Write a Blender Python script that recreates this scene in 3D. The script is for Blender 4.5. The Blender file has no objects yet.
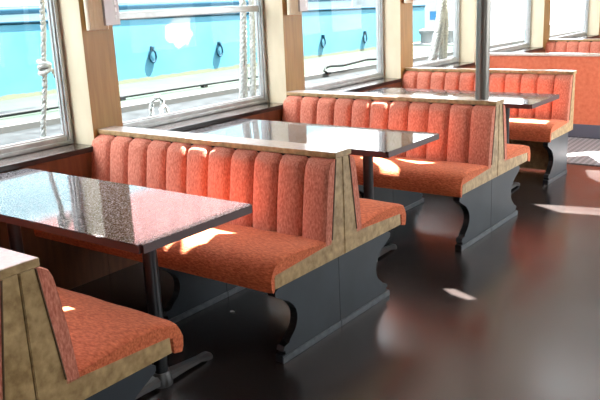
import bpy, bmesh, math, random
from mathutils import Vector, Matrix
random.seed(4)
D = bpy.data
SC = bpy.context.scene
COL = SC.collection

# ------------------------------------------------------------------ materials
def lin(c):
    return tuple(((v/255)/12.92 if v/255 <= .04045 else ((v/255+.055)/1.055)**2.4) for v in c) + (1.0,)

def mat(name, rgb, rough=.5, metal=0.0, ior=1.5, rgb2=None, scale=30, stretch=(1, 1, 1), lo=.35, hi=.65,
        bump=0.0, bscale=None, sheen=0.0, coat=0.0, rough2=None, detail=4, spec=.5):
    m = D.materials.new(name); m.use_nodes = True
    nt = m.node_tree; N = nt.nodes; L = nt.links
    b = N['Principled BSDF']
    b.inputs['Base Color'].default_value = lin(rgb)
    b.inputs['Roughness'].default_value = rough
    b.inputs['Metallic'].default_value = metal
    b.inputs['IOR'].default_value = ior
    b.inputs['Specular IOR Level'].default_value = spec
    if sheen:
        b.inputs['Sheen Weight'].default_value = sheen
        b.inputs['Sheen Roughness'].default_value = .4
        b.inputs['Sheen Tint'].default_value = lin((255, 190, 165))
    if coat:
        b.inputs['Coat Weight'].default_value = coat
        b.inputs['Coat Roughness'].default_value = .04
    tc = N.new('ShaderNodeTexCoord'); mp = N.new('ShaderNodeMapping')
    mp.inputs['Scale'].default_value = stretch
    L.new(tc.outputs['Object'], mp.inputs['Vector'])
    if rgb2 is not None or rough2 is not None:
        n = N.new('ShaderNodeTexNoise'); n.inputs['Scale'].default_value = scale
        n.inputs['Detail'].default_value = detail
        L.new(mp.outputs['Vector'], n.inputs['Vector'])
        r = N.new('ShaderNodeValToRGB')
        r.color_ramp.elements[0].position = lo; r.color_ramp.elements[1].position = hi
        r.color_ramp.elements[0].color = lin(rgb); r.color_ramp.elements[1].color = lin(rgb2 or rgb)
        L.new(n.outputs['Fac'], r.inputs['Fac'])
        if rgb2 is not None: L.new(r.outputs['Color'], b.inputs['Base Color'])
        if rough2 is not None:
            mr = N.new('ShaderNodeMapRange')
            mr.inputs['From Min'].default_value = lo; mr.inputs['From Max'].default_value = hi
            mr.inputs['To Min'].default_value = rough; mr.inputs['To Max'].default_value = rough2
            L.new(n.outputs['Fac'], mr.inputs['Value']); L.new(mr.outputs['Result'], b.inputs['Roughness'])
    if bump:
        n2 = N.new('ShaderNodeTexNoise'); n2.inputs['Scale'].default_value = bscale or scale
        n2.inputs['Detail'].default_value = 3
        L.new(mp.outputs['Vector'], n2.inputs['Vector'])
        bp = N.new('ShaderNodeBump'); bp.inputs['Strength'].default_value = bump
        bp.inputs['Distance'].default_value = .004
        L.new(n2.outputs['Fac'], bp.inputs['Height']); L.new(bp.outputs['Normal'], b.inputs['Normal'])
    return m

M = {}
M['fabric'] = mat('orange_chenille', (176, 90, 68), .9, rgb2=(220, 142, 118), scale=140, stretch=(1, 1, .4), lo=.3, hi=.7, bump=.8, bscale=160, sheen=.25, detail=8)
M['fabric_seat'] = mat('orange_chenille_seat', (180, 78, 42), .9, rgb2=(228, 126, 82), scale=120, stretch=(.45, 1, 1), lo=.3, hi=.7, bump=.8, bscale=150, sheen=.25, detail=8)
M['vinyl'] = mat('tan_vinyl', (138, 108, 66), .42, rgb2=(190, 160, 114), scale=30, lo=.3, hi=.7, bump=.15, bscale=90, detail=8)
M['piping'] = mat('brown_piping', (92, 66, 42), .5)
M['cap_top'] = mat('cap_laminate', (206, 190, 180), .2, rgb2=(216, 202, 192), scale=60, ior=1.6, bump=.03)
M['base'] = mat('grey_paint', (44, 49, 54), .4, rgb2=(54, 60, 66), scale=4, lo=.3, hi=.7, spec=.3)
M['base_edge'] = mat('black_edge', (18, 18, 20), .4)
M['kick'] = mat('kick_moulding', (62, 67, 72), .34, rgb2=(84, 88, 92), scale=30)
M['under'] = mat('dark_board', (34, 28, 26), .6)
M['table'] = mat('speckled_laminate', (24, 21, 24), .06, rgb2=(205, 196, 198), scale=230, lo=.5, hi=.62, ior=1.72, detail=2)
M['table_edge'] = mat('table_edging', (72, 42, 40), .28)
M['black_metal'] = mat('black_metal', (26, 27, 31), .32, ior=1.6)
M['cast'] = mat('cast_iron', (70, 68, 68), .38, ior=1.6, bump=.2, bscale=80)
M['floor'] = mat('dark_deck_vinyl', (38, 31, 30), .2, rgb2=(50, 43, 41), scale=2.2, lo=.3, hi=.7, ior=2.1, rough2=.27)
M['wood'] = mat('brown_wood', (96, 56, 34), .45, rgb2=(122, 76, 46), scale=9, stretch=(3, 3, .35), lo=.3, hi=.7)
M['wood_light'] = mat('pillar_wood', (142, 104, 52), .42, rgb2=(170, 130, 70), scale=12, stretch=(3, 3, .25), lo=.25, hi=.75)
M['cream'] = mat('cream_panel', (196, 180, 150), .5, rgb2=(214, 200, 172), scale=6, stretch=(1, 1, .4), lo=.3, hi=.7)
M['sill'] = mat('sill_wood', (58, 46, 40), .2, rgb2=(72, 58, 50), scale=14, stretch=(3, .4, 1), ior=1.7)
M['sill_edge'] = mat('sill_edging', (24, 19, 18), .3)
M['alu'] = mat('aluminium', (168, 170, 168), .34, metal=.55, rgb2=(184, 186, 184), scale=20)
M['steel'] = mat('pole_steel', (112, 108, 102), .36, metal=.7, rgb2=(126, 122, 114), scale=5, stretch=(1, 1, .1))
M['ceiling'] = mat('ceiling_paint', (232, 228, 218), .6)
M['wall'] = mat('saloon_wall', (128, 108, 86), .6)
M['curtain'] = mat('curtain_cloth', (222, 210, 184), .8, rgb2=(236, 228, 208), scale=30, stretch=(2, 2, .3))
M['slot_metal'] = mat('slotted_metal', (182, 176, 174), .4, metal=.2)
M['slot_white'] = mat('slot_white', (240, 240, 238), .5)
M['rope'] = mat('white_rope', (205, 205, 200), .9, rgb2=(168, 168, 164), scale=60, spec=.1)
M['deck'] = mat('pale_deck', (40, 50, 43), .8, rgb2=(47, 54, 46), scale=3, lo=.3, hi=.7, spec=.08)
M['gutter'] = mat('grey_gutter', (18, 20, 21), .7, rgb2=(44, 47, 48), scale=7, lo=.3, hi=.75, detail=7, spec=.1)
M['coaming'] = mat('white_coaming', (70, 70, 68), .7, spec=.1)
M['pipe'] = mat('pipe_grey', (30, 32, 32), .6, spec=.1)
M['ringblue'] = mat('ring_blue', (10, 44, 58), .6, spec=.1)
M['whitehouse'] = mat('white_superstructure', (110, 112, 112), .6, spec=.1)
M['blueglass'] = mat('blue_window', (30, 70, 96), .5, spec=.1)
M['rubber'] = mat('grey_mat', (120, 116, 116), .55)
M['partition'] = mat('orange_vinyl', (204, 96, 62), .55, rgb2=(220, 118, 84), scale=26, lo=.3, hi=.7, bump=.15, bscale=90)
M['purple'] = mat('kick_paint', (92, 88, 100), .45)
M['skin_white'] = mat('white_paper', (225, 225, 220), .7)

# ribbed mat
nt = M['rubber'].node_tree; b = nt.nodes['Principled BSDF']
tc = nt.nodes.new('ShaderNodeTexCoord'); mp = nt.nodes.new('ShaderNodeMapping'); mp.inputs['Rotation'].default_value = (0, 0, .75)
ck = nt.nodes.new('ShaderNodeTexChecker'); ck.inputs['Scale'].default_value = 26
ck.inputs['Color1'].default_value = lin((142, 138, 138)); ck.inputs['Color2'].default_value = lin((94, 90, 92))
nt.links.new(tc.outputs['Object'], mp.inputs['Vector']); nt.links.new(mp.outputs['Vector'], ck.inputs['Vector'])
nt.links.new(ck.outputs['Color'], b.inputs['Base Color'])

# pane: mostly clear with a faint mirror
m = D.materials.new('window_glass'); m.use_nodes = True; nt = m.node_tree; nt.nodes.clear()
o_ = nt.nodes.new('ShaderNodeOutputMaterial'); mx = nt.nodes.new('ShaderNodeMixShader')
tr = nt.nodes.new('ShaderNodeBsdfTransparent'); tr.inputs['Color'].default_value = (.95, .97, .98, 1)
gl = nt.nodes.new('ShaderNodeBsdfGlossy'); gl.inputs['Roughness'].default_value = .02
fr = nt.nodes.new('ShaderNodeLayerWeight'); fr.inputs['Blend'].default_value = .5
pw = nt.nodes.new('ShaderNodeMath'); pw.operation = 'POWER'; pw.inputs[1].default_value = 5
sm = nt.nodes.new('ShaderNodeMath'); sm.operation = 'MULTIPLY_ADD'; sm.inputs[1].default_value = .5; sm.inputs[2].default_value = .004
nt.links.new(fr.outputs['Facing'], pw.inputs[0]); nt.links.new(pw.outputs['Value'], sm.inputs[0]); nt.links.new(sm.outputs['Value'], mx.inputs['Fac']); nt.links.new(tr.outputs['BSDF'], mx.inputs[1]); nt.links.new(gl.outputs['BSDF'], mx.inputs[2])
nt.links.new(mx.outputs['Shader'], o_.inputs['Surface']); M['glass'] = m

# bulwark paint: cyan blue with a flaked white patch and a rusty cream foot
def bulwark_mat():
    m = mat('blue_bulwark_paint', (20, 118, 150), .7, spec=.1)
    nt = m.node_tree; N = nt.nodes; L = nt.links; b = N['Principled BSDF']
    tc = N.new('ShaderNodeTexCoord')
    n = N.new('ShaderNodeTexNoise'); n.inputs['Scale'].default_value = 1.3; n.inputs['Detail'].default_value = 6
    L.new(tc.outputs['Object'], n.inputs['Vector'])
    r = N.new('ShaderNodeValToRGB'); r.color_ramp.elements[0].position = .3; r.color_ramp.elements[1].position = .7
    r.color_ramp.elements[0].color = lin((54, 98, 114)); r.color_ramp.elements[1].color = lin((68, 108, 121))
    L.new(n.outputs['Fac'], r.inputs['Fac'])
    n2 = N.new('ShaderNodeTexNoise'); n2.inputs['Scale'].default_value = 7; n2.inputs['Detail'].default_value = 6
    L.new(tc.outputs['Object'], n2.inputs['Vector'])
    sub = N.new('ShaderNodeVectorMath'); sub.operation = 'SUBTRACT'; sub.inputs[1].default_value = (-2.95, 3.86, 1.24)
    L.new(tc.outputs['Object'], sub.inputs[0])
    sc = N.new('ShaderNodeVectorMath'); sc.operation = 'MULTIPLY'; sc.inputs[1].default_value = (0, 1, 1.15)
    L.new(sub.outputs['Vector'], sc.inputs[0])
    ln = N.new('ShaderNodeVectorMath'); ln.operation = 'LENGTH'; L.new(sc.outputs['Vector'], ln.inputs[0])
    ad = N.new('ShaderNodeMath'); ad.operation = 'MULTIPLY_ADD'; ad.inputs[1].default_value = .38
    L.new(n2.outputs['Fac'], ad.inputs[0]); L.new(ln.outputs['Value'], ad.inputs[2])
    ls = N.new('ShaderNodeMath'); ls.operation = 'LESS_THAN'; ls.inputs[1].default_value = .41; L.new(ad.outputs['Value'], ls.inputs[0])
    mx = N.new('ShaderNodeMix'); mx.data_type = 'RGBA'
    L.new(ls.outputs['Value'], mx.inputs['Factor']); L.new(r.outputs['Color'], mx.inputs[6]); mx.inputs[7].default_value = lin((120, 128, 130))
    # foot band
    sp = N.new('ShaderNodeSeparateXYZ'); L.new(tc.outputs['Object'], sp.inputs['Vector'])
    zz = N.new('ShaderNodeMath'); zz.operation = 'MULTIPLY_ADD'; zz.inputs[1].default_value = .0075; L.new(sp.outputs['Y'], zz.inputs[0]); L.new(sp.outputs['Z'], zz.inputs[2])
    za = N.new('ShaderNodeMath'); za.operation = 'MULTIPLY_ADD'; za.inputs[1].default_value = .06; L.new(n2.outputs['Fac'], za.inputs[0]); L.new(zz.outputs['Value'], za.inputs[2])
    zl = N.new('ShaderNodeMath'); zl.operation = 'LESS_THAN'; zl.inputs[1].default_value = .825; L.new(za.outputs['Value'], zl.inputs[0])
    m2 = N.new('ShaderNodeMix'); m2.data_type = 'RGBA'
    L.new(zl.outputs['Value'], m2.inputs['Factor']); L.new(mx.outputs[2], m2.inputs[6]); m2.inputs[7].default_value = lin((92, 94, 78))
    L.new(m2.outputs[2], b.inputs['Base Color'])
    return m
M['bulwark'] = bulwark_mat()
M['hull'] = mat('pale_hull', (88, 110, 116), .7, rgb2=(100, 118, 122), scale=.8, spec=.1)
M['salmon'] = mat('reflector_salmon', (134, 92, 90), .7, rgb2=(152, 110, 106), scale=1.5, stretch=(1, 6, 1), spec=.1)

# ------------------------------------------------------------------ mesh helpers
def obj(name, bm, mats, parent=None, smooth=None):
    me = D.meshes.new(name)
    bmesh.ops.recalc_face_normals(bm, faces=bm.faces)
    bm.to_mesh(me); bm.free()
    for m_ in (mats if isinstance(mats, (list, tuple)) else [mats]):
        me.materials.append(M[m_])
    if smooth is not None:
        for p in me.polygons: p.use_smooth = True
        me.set_sharp_from_angle(angle=math.radians(smooth))
    o = D.objects.new(name, me); COL.objects.link(o)
    if parent: o.parent = parent
    return o

def thing(name, label, cat, loc=(0, 0, 0), rotz=0, group=None):
    o = D.objects.new(name, None); COL.objects.link(o); o.empty_display_size = .1
    o.location = loc; o.rotation_euler = (0, 0, rotz)
    o['label'] = label; o['category'] = cat
    if group: o['group'] = group
    return o

def tag(o, label, cat, group=None):
    o['label'] = label; o['category'] = cat
    if group: o['group'] = group
    return o

def struct(o, label=None, cat=None):
    o['kind'] = 'structure'
    if label: o['label'] = label
    if cat: o['category'] = cat
    return o

def dup(root, loc, label, rotz=None):
    r = root.copy(); COL.objects.link(r); r.location = loc; r['label'] = label
    if rotz is not None: r.rotation_euler = (0, 0, rotz)
    for ch in list(root.children):
        c = ch.copy(); COL.objects.link(c); c.parent = r
        for g in list(ch.children):
            d = g.copy(); COL.objects.link(d); d.parent = c
    return r

def box(bm, x0, x1, y0, y1, z0, z1, bev=0, seg=2, mi=0):
    r = bmesh.ops.create_cube(bm, size=1)
    vs = r['verts']
    for v in vs:
        v.co = Vector(((x0+x1)/2+v.co.x*(x1-x0), (y0+y1)/2+v.co.y*(y1-y0), (z0+z1)/2+v.co.z*(z1-z0)))
    fs = list({f for v in vs for f in v.link_faces})
    for f in fs: f.material_index = mi
    if bev:
        es = list({e for v in vs for e in v.link_edges})
        bmesh.ops.bevel(bm, geom=es, offset=bev, segments=seg, affect='EDGES', profile=.5)
    return fs

def BX(*a, **k):
    bm = bmesh.new(); box(bm, *a, **k); return bm

def extrude_yz(bm, pts, x0, x1, mi=0, mi_side=None, mi_back=None):
    """prism of a (y,z) polygon between x0 and x1"""
    a = [bm.verts.new((x0, y, z)) for y, z in pts]
    b_ = [bm.verts.new((x1, y, z)) for y, z in pts]
    n = len(pts)
    f1 = bm.faces.new(a); f2 = bm.faces.new(b_[::-1]); f1.material_index = mi if mi_back is None else mi_back; f2.material_index = mi
    for i in range(n):
        f = bm.faces.new((a[i], a[(i+1) % n], b_[(i+1) % n], b_[i])); f.material_index = mi if mi_side is None else mi_side
    return [f1, f2]

def tube(bm, pts, r, n=10, closed=False, twist=0, rr=None):
    """swept tube along points; rr optional radius list"""
    P = [Vector(p) for p in pts]; rings = []
    m_ = len(P)
    for i, p in enumerate(P):
        if closed: t = P[(i+1) % m_]-P[i-1]
        else: t = P[min(i+1, m_-1)]-P[max(i-1, 0)]
        t.normalize()
        ref = Vector((0, 0, 1)) if abs(t.z) < .9 else Vector((1, 0, 0))
        u = t.cross(ref).normalized(); w = t.cross(u)
        rad = rr[i] if rr else r
        rings.append([bm.verts.new(p+(u*math.cos(2*math.pi*k/n+twist*i)+w*math.sin(2*math.pi*k/n+twist*i))*rad) for k in range(n)])
    for i in range(m_ if closed else m_-1):
        A, B = rings[i], rings[(i+1) % m_]
        for k in range(n):
            bm.faces.new((A[k], A[(k+1) % n], B[(k+1) % n], B[k]))
    if not closed:
        bm.faces.new(rings[0][::-1]); bm.faces.new(rings[-1])

def lathe(bm, prof, cx, cy, n=24):
    rings = [[bm.verts.new((cx+r*math.cos(2*math.pi*k/n), cy+r*math.sin(2*math.pi*k/n), z)) for k in range(n)] for r, z in prof]
    for A, B in zip(rings, rings[1:]):
        for k in range(n): bm.faces.new((A[k], A[(k+1) % n], B[(k+1) % n], B[k]))
    bm.faces.new(rings[0][::-1]); bm.faces.new(rings[-1])

def rope(bm, pts, r, strands=3, pitch=.09, step=.012, n=6):
    """laid rope: helical strands round a polyline"""
    P = [Vector(p) for p in pts]
    dense = []
    for a, b_ in zip(P, P[1:]):
        L = (b_-a).length; k = max(1, int(L/step))
        dense += [a.lerp(b_, i/k) for i in range(k)]
    dense.append(P[-1])
    for s in range(strands):
        path = []; d = 0
        for i, p in enumerate(dense):
            t = (dense[min(i+1, len(dense)-1)]-dense[max(i-1, 0)]).normalized()
            ref = Vector((1, 0, 0)) if abs(t.x) < .9 else Vector((0, 0, 1))
            u = t.cross(ref).normalized(); w = t.cross(u)
            if i: d += (p-dense[i-1]).length
            a = 2*math.pi*(d/pitch+s/strands)
            path.append(p+(u*math.cos(a)+w*math.sin(a))*r*.5)
        tube(bm, path, r*.56, n)

# ------------------------------------------------------------------ booth benches
CAPZ, CAPT = .873, .028
NCH = 11
def lerp(a, b_, t): return a+(b_-a)*t

def backrest_bm(L, s, n_ch=NCH):
    """channel-tufted back cushion; s=-1 faces -y, s=+1 faces +y"""
    bm = bmesh.new()
    nu, nv = 10, 16
    z0, z1 = .455, .846
    y_b0, y_b1 = .106, .052            # back plane at bottom / top
    pitch = L/n_ch
    cols = []
    for c in range(n_ch):
        for k in range(nu if c < n_ch-1 else nu+1):
            cols.append((c, k/nu))
    grid = []
    for c, u in cols:
        x = (c+u)*pitch
        edge_l = (c == 0); edge_r = (c == n_ch-1)
        a = abs(2*u-1)
        bulge = (max(0.0, 1-a**3.2))**.55
        if edge_l and u < .5 or edge_r and u > .5:
            bulge = max(.72, (max(0.0, 1-a**9))**.5)
        col = []
        for j in range(nv+1):
            v = j/nv
            # scalloped top: each channel is rounded over at its upper corners
            top = z1-.014*(a**5)*(0 if (edge_r and u > .5) else 1)
            zz = lerp(z0, top, v)
            th = .022+.034*bulge
            if v > .86:
                q = (v-.86)/.14
                th *= math.sqrt(max(0, 1-q**2.2))
            th += .006*math.sin(math.pi*v)
            yb = lerp(y_b0, y_b1, (zz-z0)/(z1-z0))
            col.append(bm.verts.new((x, s*(yb+max(th, .003)), zz)))
        grid.append(col)
    for i in range(len(grid)-1):
        for j in range(nv):
            bm.faces.new((grid[i][j], grid[i+1][j], grid[i+1][j+1], grid[i][j+1]))
    # back plane and skirts
    W = len(grid)
    bk = {}
    def back(i, j):
        if (i, j) not in bk:
            f = grid[i][j].co
            bk[(i, j)] = bm.verts.new((f.x, s*(lerp(y_b0, y_b1, (f.z-z0)/(z1-z0))), f.z))
        return bk[(i, j)]
    for i in range(W-1):
        bm.faces.new((grid[i][0], grid[i+1][0], back(i+1, 0), back(i, 0)))
        bm.faces.new((grid[i][nv], grid[i+1][nv], back(i+1, nv), back(i, nv)))
    for j in range(nv):
        for i in (0, W-1):
            bm.faces.new((grid[i][j], grid[i][j+1], back(i, j+1), back(i, j)))
    bm.faces.new([back(i, 0) for i in range(W)] + [back(W-1, j) for j in range(1, nv)] + [back(i, nv) for i in range(W-1, -1, -1)] + [back(0, j) for j in range(nv-1, 0, -1)])
    return bm

def seat_bm(L, s):
    """long seat cushion with a rounded waterfall front that hangs over the rail"""
    prof = [(.104, .445), (.104, .474), (.16, .484), (.28, .496), (.38, .503), (.45, .502), (.50, .495), (.535, .481), (.556, .458),
            (.568, .42), (.566, .385), (.560, .367), (.548, .364), (.540, .372), (.538, .43), (.45, .437), (.25, .444)]
    xs = [0.008, .012, .02] + [lerp(.05, L-.06, i/30) for i in range(31)] + [L-.03, L-.012, L-.004, L-.001]
    bm = bmesh.new(); rings = []
    cy, cz = .40, .46
    for i, x in enumerate(xs):
        ring = []
        e = 0
        if x > L-.045: e = ((x-(L-.045))/.044)**2
        for y, z in prof:
            yy, zz = y, z
            if z > .45 and y > .11:
                zz -= .009*e
                zz += .0018*math.sin(x*23)*math.sin(y*14)
            if y > .5: yy += .03 if s > 0 else -.008
            if y > .55: yy -= .007*e
            if s > 0 and .53 < y < .545 and zz < .44: yy -= .026
            ring.append(bm.verts.new((x, s*yy, zz)))
        rings.append(ring)
    n = len(prof)
    for A, B in zip(rings, rings[1:]):
        for k in range(n): bm.faces.new((A[k], A[(k+1) % n], B[(k+1) % n], B[k]))
    bm.faces.new(rings[0]); bm.faces.new(rings[-1][::-1])
    return bm

BASE_CURVE = [(.377, .462), (.355, .462), (.34, .486), (.322, .486), (.31, .468), (.29, .43), (.27, .393), (.245, .365), (.22, .347), (.195, .339),
              (.17, .339), (.145, .347), (.125, .360), (.105, .385), (.09, .402), (.078, .408), (.074, .44), (.055, .452), (.05, .436), (.034, .436), (.034, .458), (0, .458)]

def base_bm(x0, x1, s, y_in=.0015):
    pts = [(s*y, z) for z, y in BASE_CURVE] + [(s*y_in, 0), (s*y_in, .377)]
    bm = bmesh.new(); extrude_yz(bm, pts, x0, x1, mi=0, mi_side=1)
    return bm

def end_panel_bm(L, s, back_flat=None):
    y_in = .002 if back_flat is None else back_flat
    pts = [(s*y_in, CAPZ-CAPT), (s*.052, CAPZ-CAPT), (s*.103, .474), (s*.108, .462), (s*.13, .459), (s*.53, .441), (s*.534, .377), (s*y_in, .377)]
    bm = bmesh.new(); extrude_yz(bm, pts, L-.045, L)
    bmesh.ops.bevel(bm, geom=[e for e in bm.edges if abs(e.verts[0].co.x-L) < 1e-5 and abs(e.verts[1].co.x-L) < 1e-5], offset=.003, segments=2, affect='EDGES')
    return bm

def piping_bm(L, s):
    bm = bmesh.new()
    tube(bm, [(L+.001, s*.054, CAPZ-CAPT-.004), (L+.001, s*.104, .474)], .0035, 6)
    return bm

def half_bench(root, L, s, back_flat=None):
    obj('seat', seat_bm(L, s), 'fabric_seat', root, 50)
    obj('backrest', backrest_bm(L, s), 'fabric', root, 60)
    e = obj('end_panel', end_panel_bm(L, s, back_flat), 'vinyl', root)
    obj('piping', piping_bm(L, s), 'piping', e, 40)
    obj('seat_frame', BX(.01, L-.046, min(s*.11, s*.53), max(s*.11, s*.53), .377, .4345), 'under', root)
    y_in = .0015 if back_flat is None else back_flat
    for xa, xb in ((L-.078, L-.038), (.83, .87)):
        p = obj('base_panel', base_bm(xa, xb, s, y_in), ['base', 'base_edge'], root)
        bm = bmesh.new()
        box(bm, xb, xb+.007, min(s*y_in, s*.462), max(s*y_in, s*.462), 0, .030, bev=.002)
        obj('kick_moulding', bm, 'kick', p)

def cap_bm(L, y0, y1):
    bm = bmesh.new()
    box(bm, 0, L+.008, y0, y1, CAPZ-CAPT, CAPZ, bev=.004, mi=0)
    for f in bm.faces:
        f.material_index = 1 if f.normal.z > .7 else 0
    # thin welt under the lid
    return bm

def double_bench(L, label, loc):
    t = thing('booth_bench', label, 'bench', loc, 0, 'orange booth benches')
    for s in (-1, 1): half_bench(t, L, s)
    obj('cap', cap_bm(L, -.066, .066), ['vinyl', 'cap_top'], t)
    core = BX(.005, L-.046, -.05, .05, .3772, CAPZ-CAPT-.001)
    obj('back_core', core, 'under', t)
    return t

LB = 1.645
bench = double_bench(LB, 'double orange booth bench by the first wood pillar, between the first and second table', (-.012, .295, 0))
dup(bench, (.013, 2.054, 0), 'double orange booth bench with the steel pole standing on its cap')
dup(bench, (.043, -1.415, 0), 'double orange booth bench cut by the photo edge, its mottled tan end nearest the viewer')
dup(bench, (-.03, 7.79, 0), 'double orange booth bench whose tufted top shows just above the low partition')
dup(bench, (-.03, 10.35, 0), 'orange booth bench farthest off, at the last pillar beyond the low partition')

# third row: a single bench with a plain back
LC = 1.557
t = thing('booth_bench', 'single orange booth bench in front of the low partition, facing the farthest table', 'bench', (0, 3.90, 0), 0, 'orange booth benches')
half_bench(t, LC, -1, back_flat=-.012)
obj('cap', cap_bm(LC, -.068, .018), ['vinyl', 'cap_top'], t)
obj('back_board', BX(.005, LC-.046, -.05, .0115, .02, CAPZ-CAPT-.001), 'vinyl', t)

# ------------------------------------------------------------------ tables
def make_table(label, loc):
    t = thing('booth_table', label, 'table', loc, 0, 'tables between the booth benches')
    L, w = 1.56, .303
    bm = bmesh.new()
    fs = box(bm, 0, L, -w, w, .718, .75)
    es = [e for e in bm.edges if abs(e.verts[0].co.z-e.verts[1].co.z) > .01]
    bmesh.ops.bevel(bm, geom=es, offset=.012, segments=4, affect='EDGES')
    es = [e for e in bm.edges if all(v.co.z > .749 for v in e.verts)]
    bmesh.ops.bevel(bm, geom=es, offset=.002, segments=2, affect='EDGES')
    for f in bm.faces: f.material_index = 0 if f.normal.z > .7 else 1
    obj('tabletop', bm, ['table', 'table_edge'], t)
    for cx in (1.252, .31):
        bm = bmesh.new()
        lathe(bm, [(.030, .045), (.030, .70), (.055, .704), (.085, .708), (.085, .7175)], cx, 0)
        leg = obj('leg', bm, 'black_metal', t, 35)
        bm = bmesh.new()
        # cast foot: a boss with two tapering arms whose toes turn down
        lathe(bm, [(.045, 0), (.047, .02), (.040, .045), (.034, .06)], cx, 0)
        for s in (-1, 1):
            secs = [(.02, .030, .012, .050), (.12, .026, .014, .040), (.22, .022, .012, .032), (.262, .024, 0, .032), (.285, .023, 0, .026), (.293, .018, .002, .018)]
            rings = []
            for y, hw, za, zb in secs:
                rings.append([bm.verts.new((cx+dx*hw, s*y, z)) for dx, z in ((-1, za), (1, za), (1, lerp(za, zb, .6)), (.55, zb), (-.55, zb), (-1, lerp(za, zb, .6)))])
            for A, B in zip(rings, rings[1:]):
                for k in range(6): bm.faces.new((A[k], A[(k+1) % 6], B[(k+1) % 6], B[k]))
            bm.faces.new(rings[0]); bm.faces.new(rings[-1][::-1])
        obj('foot', bm, 'cast', leg, 35)
    return t
tb = make_table('dark glossy speckled table nearest the viewer, under the roped side window', (.018, -.577, 0))
dup(tb, (-.02, 1.163, 0), 'dark glossy table behind the wood pillar bench, before the pole bench')
dup(tb, (.062, 3.033, 0), 'dark glossy table farthest away, behind the steel pole')

# ------------------------------------------------------------------ pole
bm = bmesh.new()
lathe(bm, [(.0425, CAPZ), (.0425, 2.25)], 0, 0, 28)
o = obj('support_pole', bm, 'steel', None, 40); o.location = (1.542, 2.054, 0)
tag(o, 'round grey steel pole rising from the end of a bench cap to the ceiling', 'pole')

# ------------------------------------------------------------------ room shell
X1, Y0, Y1, ZC = 5.6, -5.2, 15.0, 2.25
struct(obj('floor', BX(-.24, X1+.2, Y0-.2, Y1+.2, -.06, 0), 'floor'))
# ceiling with made-up openings, cut to drop sun patches on seats and floor
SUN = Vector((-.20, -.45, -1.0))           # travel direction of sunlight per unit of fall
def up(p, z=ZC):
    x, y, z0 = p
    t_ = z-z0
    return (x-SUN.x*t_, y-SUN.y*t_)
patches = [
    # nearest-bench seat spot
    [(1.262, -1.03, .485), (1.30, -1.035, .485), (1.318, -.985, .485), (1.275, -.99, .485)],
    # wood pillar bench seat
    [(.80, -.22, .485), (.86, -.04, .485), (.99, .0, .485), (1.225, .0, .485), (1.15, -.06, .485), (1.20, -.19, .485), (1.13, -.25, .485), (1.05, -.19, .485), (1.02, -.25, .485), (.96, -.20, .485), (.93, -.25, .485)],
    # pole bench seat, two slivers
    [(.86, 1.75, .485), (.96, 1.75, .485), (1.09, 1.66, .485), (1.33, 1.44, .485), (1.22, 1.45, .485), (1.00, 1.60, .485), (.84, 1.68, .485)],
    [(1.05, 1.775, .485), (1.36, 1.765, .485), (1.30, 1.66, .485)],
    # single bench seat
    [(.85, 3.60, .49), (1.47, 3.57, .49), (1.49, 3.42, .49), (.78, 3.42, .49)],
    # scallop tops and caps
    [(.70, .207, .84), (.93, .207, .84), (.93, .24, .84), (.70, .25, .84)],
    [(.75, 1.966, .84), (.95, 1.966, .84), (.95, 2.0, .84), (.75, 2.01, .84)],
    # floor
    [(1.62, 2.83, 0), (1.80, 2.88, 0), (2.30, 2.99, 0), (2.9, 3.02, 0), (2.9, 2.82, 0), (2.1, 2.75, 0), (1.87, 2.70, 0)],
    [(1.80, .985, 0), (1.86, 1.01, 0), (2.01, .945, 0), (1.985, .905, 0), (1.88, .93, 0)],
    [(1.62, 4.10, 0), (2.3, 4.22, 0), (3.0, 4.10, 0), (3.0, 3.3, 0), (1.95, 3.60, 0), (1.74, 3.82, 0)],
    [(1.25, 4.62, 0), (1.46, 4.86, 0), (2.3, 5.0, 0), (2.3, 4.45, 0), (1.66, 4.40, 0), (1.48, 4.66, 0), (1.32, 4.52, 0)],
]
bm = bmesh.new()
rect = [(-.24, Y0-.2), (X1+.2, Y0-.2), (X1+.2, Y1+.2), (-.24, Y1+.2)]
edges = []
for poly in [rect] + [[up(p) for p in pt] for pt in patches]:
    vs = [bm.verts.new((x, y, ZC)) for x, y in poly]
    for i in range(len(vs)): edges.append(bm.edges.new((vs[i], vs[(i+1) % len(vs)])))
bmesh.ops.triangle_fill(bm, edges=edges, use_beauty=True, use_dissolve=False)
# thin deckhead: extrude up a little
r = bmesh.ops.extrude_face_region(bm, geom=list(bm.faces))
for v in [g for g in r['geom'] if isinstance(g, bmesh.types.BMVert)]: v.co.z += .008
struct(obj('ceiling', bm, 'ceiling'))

PIL = [(.20, .42), (2.01, 2.25), (3.76, 4.0), (5.40, 5.82), (7.57, 7.82), (10.1, 10.4)]
WIN = [(-1.62, .20), (.42, 2.01), (2.25, 3.76), (4.0, 5.40), (5.82, 7.57), (7.82, 10.1), (10.4, 12.6)]
SILLZ, WT = .783, 2.12
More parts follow.
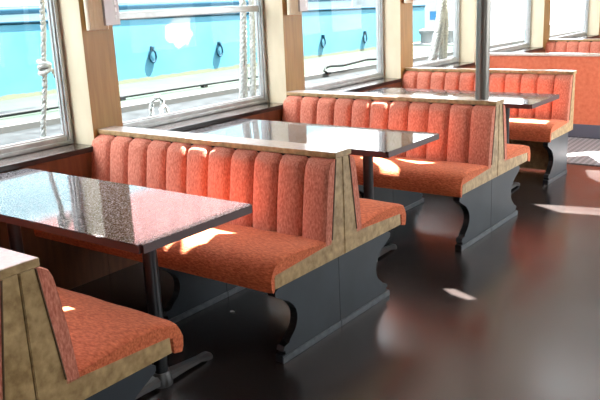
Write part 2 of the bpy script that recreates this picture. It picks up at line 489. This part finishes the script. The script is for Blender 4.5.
# lower window wall with panel seams, and the band over the windows
bm = bmesh.new()
box(bm, -.24, -.006, Y0, Y1, 0, .752)
y = Y0
while y < Y1:
    box(bm, -.006, 0, y+.002, min(y+.60, Y1)-.002, .0, .752, bev=.0015, seg=1); y += .60
struct(obj('wall_left', bm, 'wood'))
bm = bmesh.new(); box(bm, -.24, -.14, Y0, Y1, WT, ZC); struct(obj('wall_left_upper', bm, 'cream'))
bm = bmesh.new(); box(bm, -.24, -.14, Y0, -1.62, .752, WT); box(bm, -.24, -.14, 12.6, Y1, .752, WT); struct(obj('wall_left_end', bm, 'cream'))
for i, (a, b_) in enumerate(PIL):
    bm = bmesh.new(); box(bm, -.24, 0, a, b_, .752, ZC-.001, bev=.004)
    for f in bm.faces: f.material_index = 1 if f.normal.x > .7 and i != 3 else 0
    struct(obj('trim_%d' % (i+1), bm, ['cream', 'wood_light']))
for i, (a, b_) in enumerate(WIN):
    bm = bmesh.new(); box(bm, -.185, .012, a+.001, b_-.001, .752, SILLZ, bev=.003)
    for f in bm.faces: f.material_index = 0 if f.normal.z > .7 else 1
    struct(obj('trim_%d' % (i+11), bm, ['sill', 'sill_edge']))

def window(i, a, b_, bar=None):
    t = D.objects.new('window_%d' % i, None); COL.objects.link(t); t['kind'] = 'structure'
    xo, xi = -.235, -.185
    fw = .045
    bm = bmesh.new()
    box(bm, xo, xi, a+.001, a+fw, .753, WT-.001, bev=.006); box(bm, xo, xi, b_-fw, b_-.001, .753, WT-.001, bev=.006)
    box(bm, xo, xi, a+fw, b_-fw, .753, .835, bev=.006); box(bm, xo, xi, a+fw, b_-fw, WT-.05, WT-.001, bev=.006)
    # inner bead
    box(bm, xi, xi+.012, b_-fw+.012, b_-.012, .80, WT-.01, bev=.003); box(bm, xi, xi+.012, a+.02, b_-.02, .786, .806, bev=.003)
    obj('window_frame', bm, 'alu', t)
    # dark gasket
    bm = bmesh.new()
    for (p, q) in ((a+fw, a+fw+.008), (b_-fw-.005, b_-fw)): box(bm, -.214, -.206, p, q, .835, WT-.05)
    box(bm, -.225, -.195, a+fw+.008, b_-fw-.008, .835, .842)
    obj('gasket', bm, 'slot_metal', t)
    if bar:
        bm = bmesh.new(); box(bm, -.222, -.182, a+fw+.009, b_-fw-.009, bar-.022, bar+.022, bev=.006); obj('transom_bar', bm, 'alu', t)
    bm = bmesh.new(); box(bm, -.212, -.208, a+fw-.004, b_-fw+.004, .83, WT-.046)
    obj('pane', bm, 'glass', t)
for i, (a, b_) in enumerate(WIN): window(i+1, a, b_, 1.487 if i == 1 else None)

# the far side and ends of the saloon (they only light and reflect)
bm = bmesh.new(); box(bm, X1, X1+.12, Y0, Y1, 0, .80); box(bm, X1, X1+.12, Y0, Y1, 1.9, ZC)
box(bm, X1, X1+.12, Y0, -3.0, .8, 1.9); box(bm, X1, X1+.12, -2.0, 1.7, .8, 1.9)
y = 3.6
while y < Y1:
    box(bm, X1, X1+.12, y, y+.3, .8, 1.9); y += 1.9
struct(obj('wall_right', bm, 'wall'))
struct(obj('wall_back', BX(-.24, X1, Y0-.12, Y0, 0, ZC), 'wall'))
struct(obj('wall_front', BX(-.24, X1, Y1, Y1+.12, 0, ZC), 'wall'))

# ------------------------------------------------------------------ low partition, mat
t = thing('low_partition', 'long low orange partition with white cap and grey kickboard behind the last single bench', 'partition', (0, 5.62, 0))
obj('panel', BX(.0, 2.3, -.04, .04, .137, .842), 'partition', t)
obj('kickboard', BX(.0, 2.3, -.046, .046, 0, .137, bev=.002), 'purple', t)
obj('cap', BX(.0, 2.31, -.055, .055, .842, .868, bev=.004), 'cap_top', t)
o = obj('floor_mat', BX(.25, 2.9, -.6, .62, 0, .008, bev=.002), 'rubber'); o.location = (0, 4.88, 0)
tag(o, 'grey diamond ribbed floor mat in the passage before the low partition', 'mat')

bm = bmesh.new()
pts = [(0, 0), (.018, .004), (.021, .013), (.006, .016), (-.004, .008)]
a = [bm.verts.new((x, y, .0005+.002*(i % 2))) for i, (x, y) in enumerate(pts)]; b_ = [bm.verts.new((x, y, .0025+.002*(i % 2))) for i, (x, y) in enumerate(pts)]
bm.faces.new(a[::-1]); bm.faces.new(b_)
for i in range(5): bm.faces.new((a[i], a[(i+1) % 5], b_[(i+1) % 5], b_[i]))
o = obj('paper_scrap', bm, 'skin_white'); o.location = (1.01, .145, 0)
tag(o, 'tiny white scrap of paper lying on the dark floor under a bench', 'scrap')

# ------------------------------------------------------------------ tied curtains on the pillars
def curtain(label, y0, y1, zb):
    t = thing('window_curtain', label, 'curtain', (0, y0, 0), 0, 'curtains tied back on the pillars')
    w = y1-y0
    bm = bmesh.new(); n = 28; A = []; B = []
    for k in range(n+1):
        u = k/n; x = .035+.016*math.sin(u*2*math.pi*4.5); yy = u*w*.66
        A.append((x, yy))
    outer = [(x+.012, yy) for x, yy in A]
    lp = A+outer[::-1]
    v0 = [bm.verts.new((x, yy, zb)) for x, yy in lp]; v1 = [bm.verts.new((x, yy, 2.2)) for x, yy in lp]
    m_ = len(lp)
    for i in range(m_): bm.faces.new((v0[i], v0[(i+1) % m_], v1[(i+1) % m_], v1[i]))
    for i in range(n):
        bm.faces.new((v0[i], v0[i+1], v0[m_-2-i], v0[m_-1-i])); bm.faces.new((v1[i], v1[i+1], v1[m_-2-i], v1[m_-1-i]))
    obj('cloth', bm, 'curtain', t, 60)
    bm = bmesh.new(); box(bm, .02, .075, w*.5, w*1.0, zb+.02, 2.2, bev=.003)
    br = obj('slotted_bracket', bm, 'slot_metal', t)
    bm = bmesh.new(); z = zb+.05
    while z < 2.15:
        box(bm, .0745, .0765, w*.84, w*.90, z, z+.026); z += .04
    obj('slots', bm, 'slot_white', br)
curtain('cream curtain with slotted grey bracket hanging on the pillar nearest the viewer', .205, .415, 1.425)
curtain('cream curtain hanging on the wood pillar behind the pole bench', 2.02, 2.23, 1.43)
curtain('cream curtain hanging on the pillar beside the window of bundled ropes', 3.77, 3.97, 1.46)

# ------------------------------------------------------------------ outside
def ozl(y): return .757-.0075*y               # the outer deck falls slightly forward
def strip(bm, x0, x1, ya, yb, z_fn, h, n=1):
    pts = [(x0, ya), (x1, ya), (x1, yb), (x0, yb)]
    lo_ = [bm.verts.new((x, y, z_fn(y)-h)) for x, y in pts]; hi_ = [bm.verts.new((x, y, z_fn(y))) for x, y in pts]
    bm.faces.new(lo_[::-1]); bm.faces.new(hi_)
    for i in range(4): bm.faces.new((lo_[i], lo_[(i+1) % 4], hi_[(i+1) % 4], hi_[i]))
bm = bmesh.new(); strip(bm, -1.30, -.241, -6, 22, lambda y: ozl(y)-.032, .3); struct(obj('floor_gutter', bm, 'gutter'))
bm = bmesh.new(); strip(bm, -2.94, -1.36, -6, 22, ozl, .3); struct(obj('floor_outer_deck', bm, 'deck'))
bm = bmesh.new(); strip(bm, -1.36, -1.30, -6, 22, lambda y: ozl(y)+.012, .3); struct(obj('trim_30', bm, 'coaming'))
t = thing('bulwark', 'cyan blue steel bulwark outside with flaked white patch and mooring rings', 'bulwark', (0, 0, 0))
bm = bmesh.new(); strip(bm, -3.0, -2.942, -6, 11.0, lambda y: 1.452-.0145*y, .0)
bm.free(); bm = bmesh.new()
lo_ = []; ya, yb = -6, 9.9
ptsY = [(ya, ozl(ya)-.02), (yb, ozl(yb)-.02), (yb, 1.46-.0145*yb), (ya, 1.46-.0145*ya)]
extrude_yz(bm, ptsY, -3.0, -2.945)
obj('plating', bm, 'bulwark', t)
bm = bmesh.new(); tube(bm, [(-2.95, ya, 1.465-.0145*ya), (-2.95, yb, 1.465-.0145*yb)], .022, 8); obj('gunwale', bm, 'ringblue', t, 50)
for (yy, zz) in ((3.39, 1.026), (4.49, 1.0), (6.71, .944), (7.86, .928)):
    bm = bmesh.new()
    P = [(-2.925, yy+.05*math.sin(a), zz-.035+.065*math.cos(a)) for a in [2*math.pi*k/20 for k in range(20)]]
    tube(bm, P, .011, 7, closed=True)
    box(bm, -2.947, -2.90, yy-.014, yy+.014, zz+.02, zz+.075, bev=.004)
    obj('mooring_ring', bm, 'ringblue', t, 50)
# rail pipe along the deck edge
bm = bmesh.new()
tube(bm, [(-1.75, -6, ozl(-6)+.03), (-1.75, 2.45, ozl(2.45)+.03), (-1.72, 3.9, ozl(3.9)+.03)], .012, 8)
for y in (-4, -2, 0, 1.9, 2.95): box(bm, -1.77, -1.73, y-.03, y+.03, ozl(y)-.01, ozl(y)+.035)
o = obj('pipe_rail', bm, 'pipe', None, 45); tag(o, 'thin grey pipe running low along the pale outer deck', 'pipe')
# hatch cover outside the first window
bm = bmesh.new(); extrude_yz(bm, [(-2.5, .775), (1.0, .752), (1.22, .752), (1.22, .768), (-2.5, .795)], -2.06, -1.84)
o = obj('deck_channel', bm, 'gutter'); tag(o, 'low greenish grey channel lying on the outer deck beyond the nearest window', 'channel')
# hooked hose outside the third window
bm = bmesh.new()
tube(bm, [(-1.28, 4.47, .735), (-1.29, 4.42, .735), (-1.3, 4.38, .765), (-1.3, 4.42, .80), (-1.3, 4.50, .806), (-1.3, 4.75, .79), (-1.3, 5.0, .80), (-1.3, 5.25, .812), (-1.3, 5.45, .80), (-1.3, 5.9, .79), (-1.3, 6.2, .735)], .016, 9)
o = obj('hook_bar', bm, 'pipe', None, 60); tag(o, 'dark bent bar with hooked end outside, between the pillars by the pole bench', 'bar')
# rope loop with shackle over the gutter outside the second window
bm = bmesh.new()
rope(bm, [(-.66, 1.245, .735), (-.655, 1.24, .82), (-.64, 1.245, .875), (-.61, 1.27, .905), (-.59, 1.30, .89), (-.60, 1.30, .84), (-.60, 1.285, .80)], .017)
P = [(-.58, 1.30+.032*math.sin(a), .775+.055*math.cos(a)) for a in [2*math.pi*k/20 for k in range(20)]]
tube(bm, P, .011, 8, closed=True)
o = obj('rope_loop', bm, 'rope', None, 60); tag(o, 'short white rope loop with a shackle outside the transom window', 'rope')
# hanging ropes
bm = bmesh.new()
rope(bm, [(-.36, .235, 2.0), (-.36, .225, 1.6), (-.355, .205, 1.42), (-.36, .19, 1.30), (-.35, .165, 1.12), (-.35, .12, .90), (-.35, .10, .73)], .017)
# knot
for k in range(3):
    P = [(-.352+.026*math.cos(a), .18+.03*math.sin(a), 1.20+.022*k+.012*math.sin(a+k*2)) for a in [2*math.pi*j/16 for j in range(16)]]
    tube(bm, P, .014, 8, closed=True)
rope(bm, [(-.345, .20, 1.21), (-.34, .225, 1.20), (-.34, .235, 1.16)], .011)
o = obj('knotted_rope', bm, 'rope', None, 60); tag(o, 'white knotted rope hanging straight down outside the nearest window', 'rope')
bm = bmesh.new()
for dx, dy, z in ((0, -.012, .72), (.05, .035, .73), (-.06, .055, .725)):
    rope(bm, [(-.40+dx, 2.05+dy, 2.0), (-.40+dx, 2.045+dy, 1.45), (-.40+dx, 2.00+dy*1.4, 1.0), (-.40+dx, 1.965+dy*1.6, z)], .026, pitch=.11)
o = obj('thick_rope', bm, 'rope', None, 60); tag(o, 'doubled thick white rope hanging outside at the far edge of the transom window', 'rope')
bm = bmesh.new()
for k in range(6):
    yb_ = 5.14+k*.105+random.uniform(-.02, .02)
    yt = 5.46+k*.03
    rope(bm, [(-.42-.03*(k % 3), yt, 2.0), (-.42-.03*(k % 3), yt, 1.50), (-.42-.03*(k % 2), lerp(yt, yb_, .35), 1.15), (-.42-.035*(k % 3), yb_, .70)], .03, pitch=.12)
o = obj('rope_bundle', bm, 'rope', None, 60); tag(o, 'spreading bundle of thick white ropes outside, behind the single bench', 'rope')
# ship added behind the bulwark to give the tabletops blue and pink reflections
t = thing('added_ship', 'pale blue ship hull added beyond the bulwark for table reflections, showing above its rail', 'ship', (0, 0, 0))
obj('hull', BX(-9, -6.0, -9, 12.4, .0, 2.95, bev=.1), 'hull', t)
obj('salmon_reflector', BX(-9, -6.15, -8.5, 9.2, 2.951, 4.3, bev=.05), 'salmon', t)  # unseen salmon block, added to tint the table reflections pink
bm = bmesh.new(); tube(bm, [(-5.98, -8.9, 1.62), (-5.98, 12.3, 1.50)], .05, 8); obj('rubbing_strake', bm, 'ringblue', t, 50)
# white deckhouse with blue window far outside, and a bent mooring bollard rail
t = thing('deckhouse', 'white deckhouse with a blue window seen past the bundled ropes', 'deckhouse', (0, 0, 0))
obj('wall', BX(-7.5, -3.85, 12.9, 19.0, .3, 1.75, bev=.05), 'whitehouse', t)
obj('blue_window', BX(-4.38, -4.08, 12.885, 12.91, .96, 1.14, bev=.01), 'blueglass', t)
bm = bmesh.new(); 
for x in (-2.6, -2.2):
    lathe(bm, [(.10, ozl(8.6)), (.10, .86), (.13, .89), (.13, .93), (.05, .96)], x, 9.3, 20)
box(bm, -2.85, -1.95, 9.1, 9.5, ozl(9.3)-.02, ozl(9.3)+.03, bev=.01)
o = obj('bollard', bm, 'whitehouse', None, 45); tag(o, 'squat white twin bollard on the outer deck beyond the blue bulwark end', 'bollard')

# ------------------------------------------------------------------ light
w = D.worlds.new('World'); SC.world = w; w.use_nodes = True
bg = w.node_tree.nodes['Background']
bg.inputs['Color'].default_value = (.90, .96, 1.0, 1); bg.inputs['Strength'].default_value = 10.0
sd = D.lights.new('sun', 'SUN'); sd.energy = 80; sd.angle = math.radians(.6); sd.color = (1, .98, .93)
so = D.objects.new('sun', sd); COL.objects.link(so); so.location = (3, 5, 12)
so.rotation_euler = SUN.normalized().to_track_quat('-Z', 'Y').to_euler()

# ------------------------------------------------------------------ camera
cd = D.cameras.new('camera'); co = D.objects.new('camera', cd); COL.objects.link(co)
R = Vector((0.8033006749113445, 0.5940230277252078, -0.04294960091962995))
U = Vector((-0.11935851607098412, 0.23122140552914, 0.9655517626033632))
F = Vector((-0.5834908485386133, 0.7705019819295119, -0.2566420182167817))
mw = Matrix(((R.x, U.x, -F.x, 3.51838), (R.y, U.y, -F.y, -2.52699), (R.z, U.z, -F.z, 1.54761), (0, 0, 0, 1)))
co.matrix_world = mw
cd.sensor_width = 36; cd.lens = 760.315/600*36; cd.clip_start = .05; cd.clip_end = 200
SC.camera = co
SC.view_settings.view_transform = 'Standard'; SC.view_settings.look = 'None'
SC.view_settings.exposure = 0.2
SC.cycles.use_denoising = True
SC.cycles.max_bounces = 8; SC.cycles.transparent_max_bounces = 12
SC.cycles.sample_clamp_indirect = 6
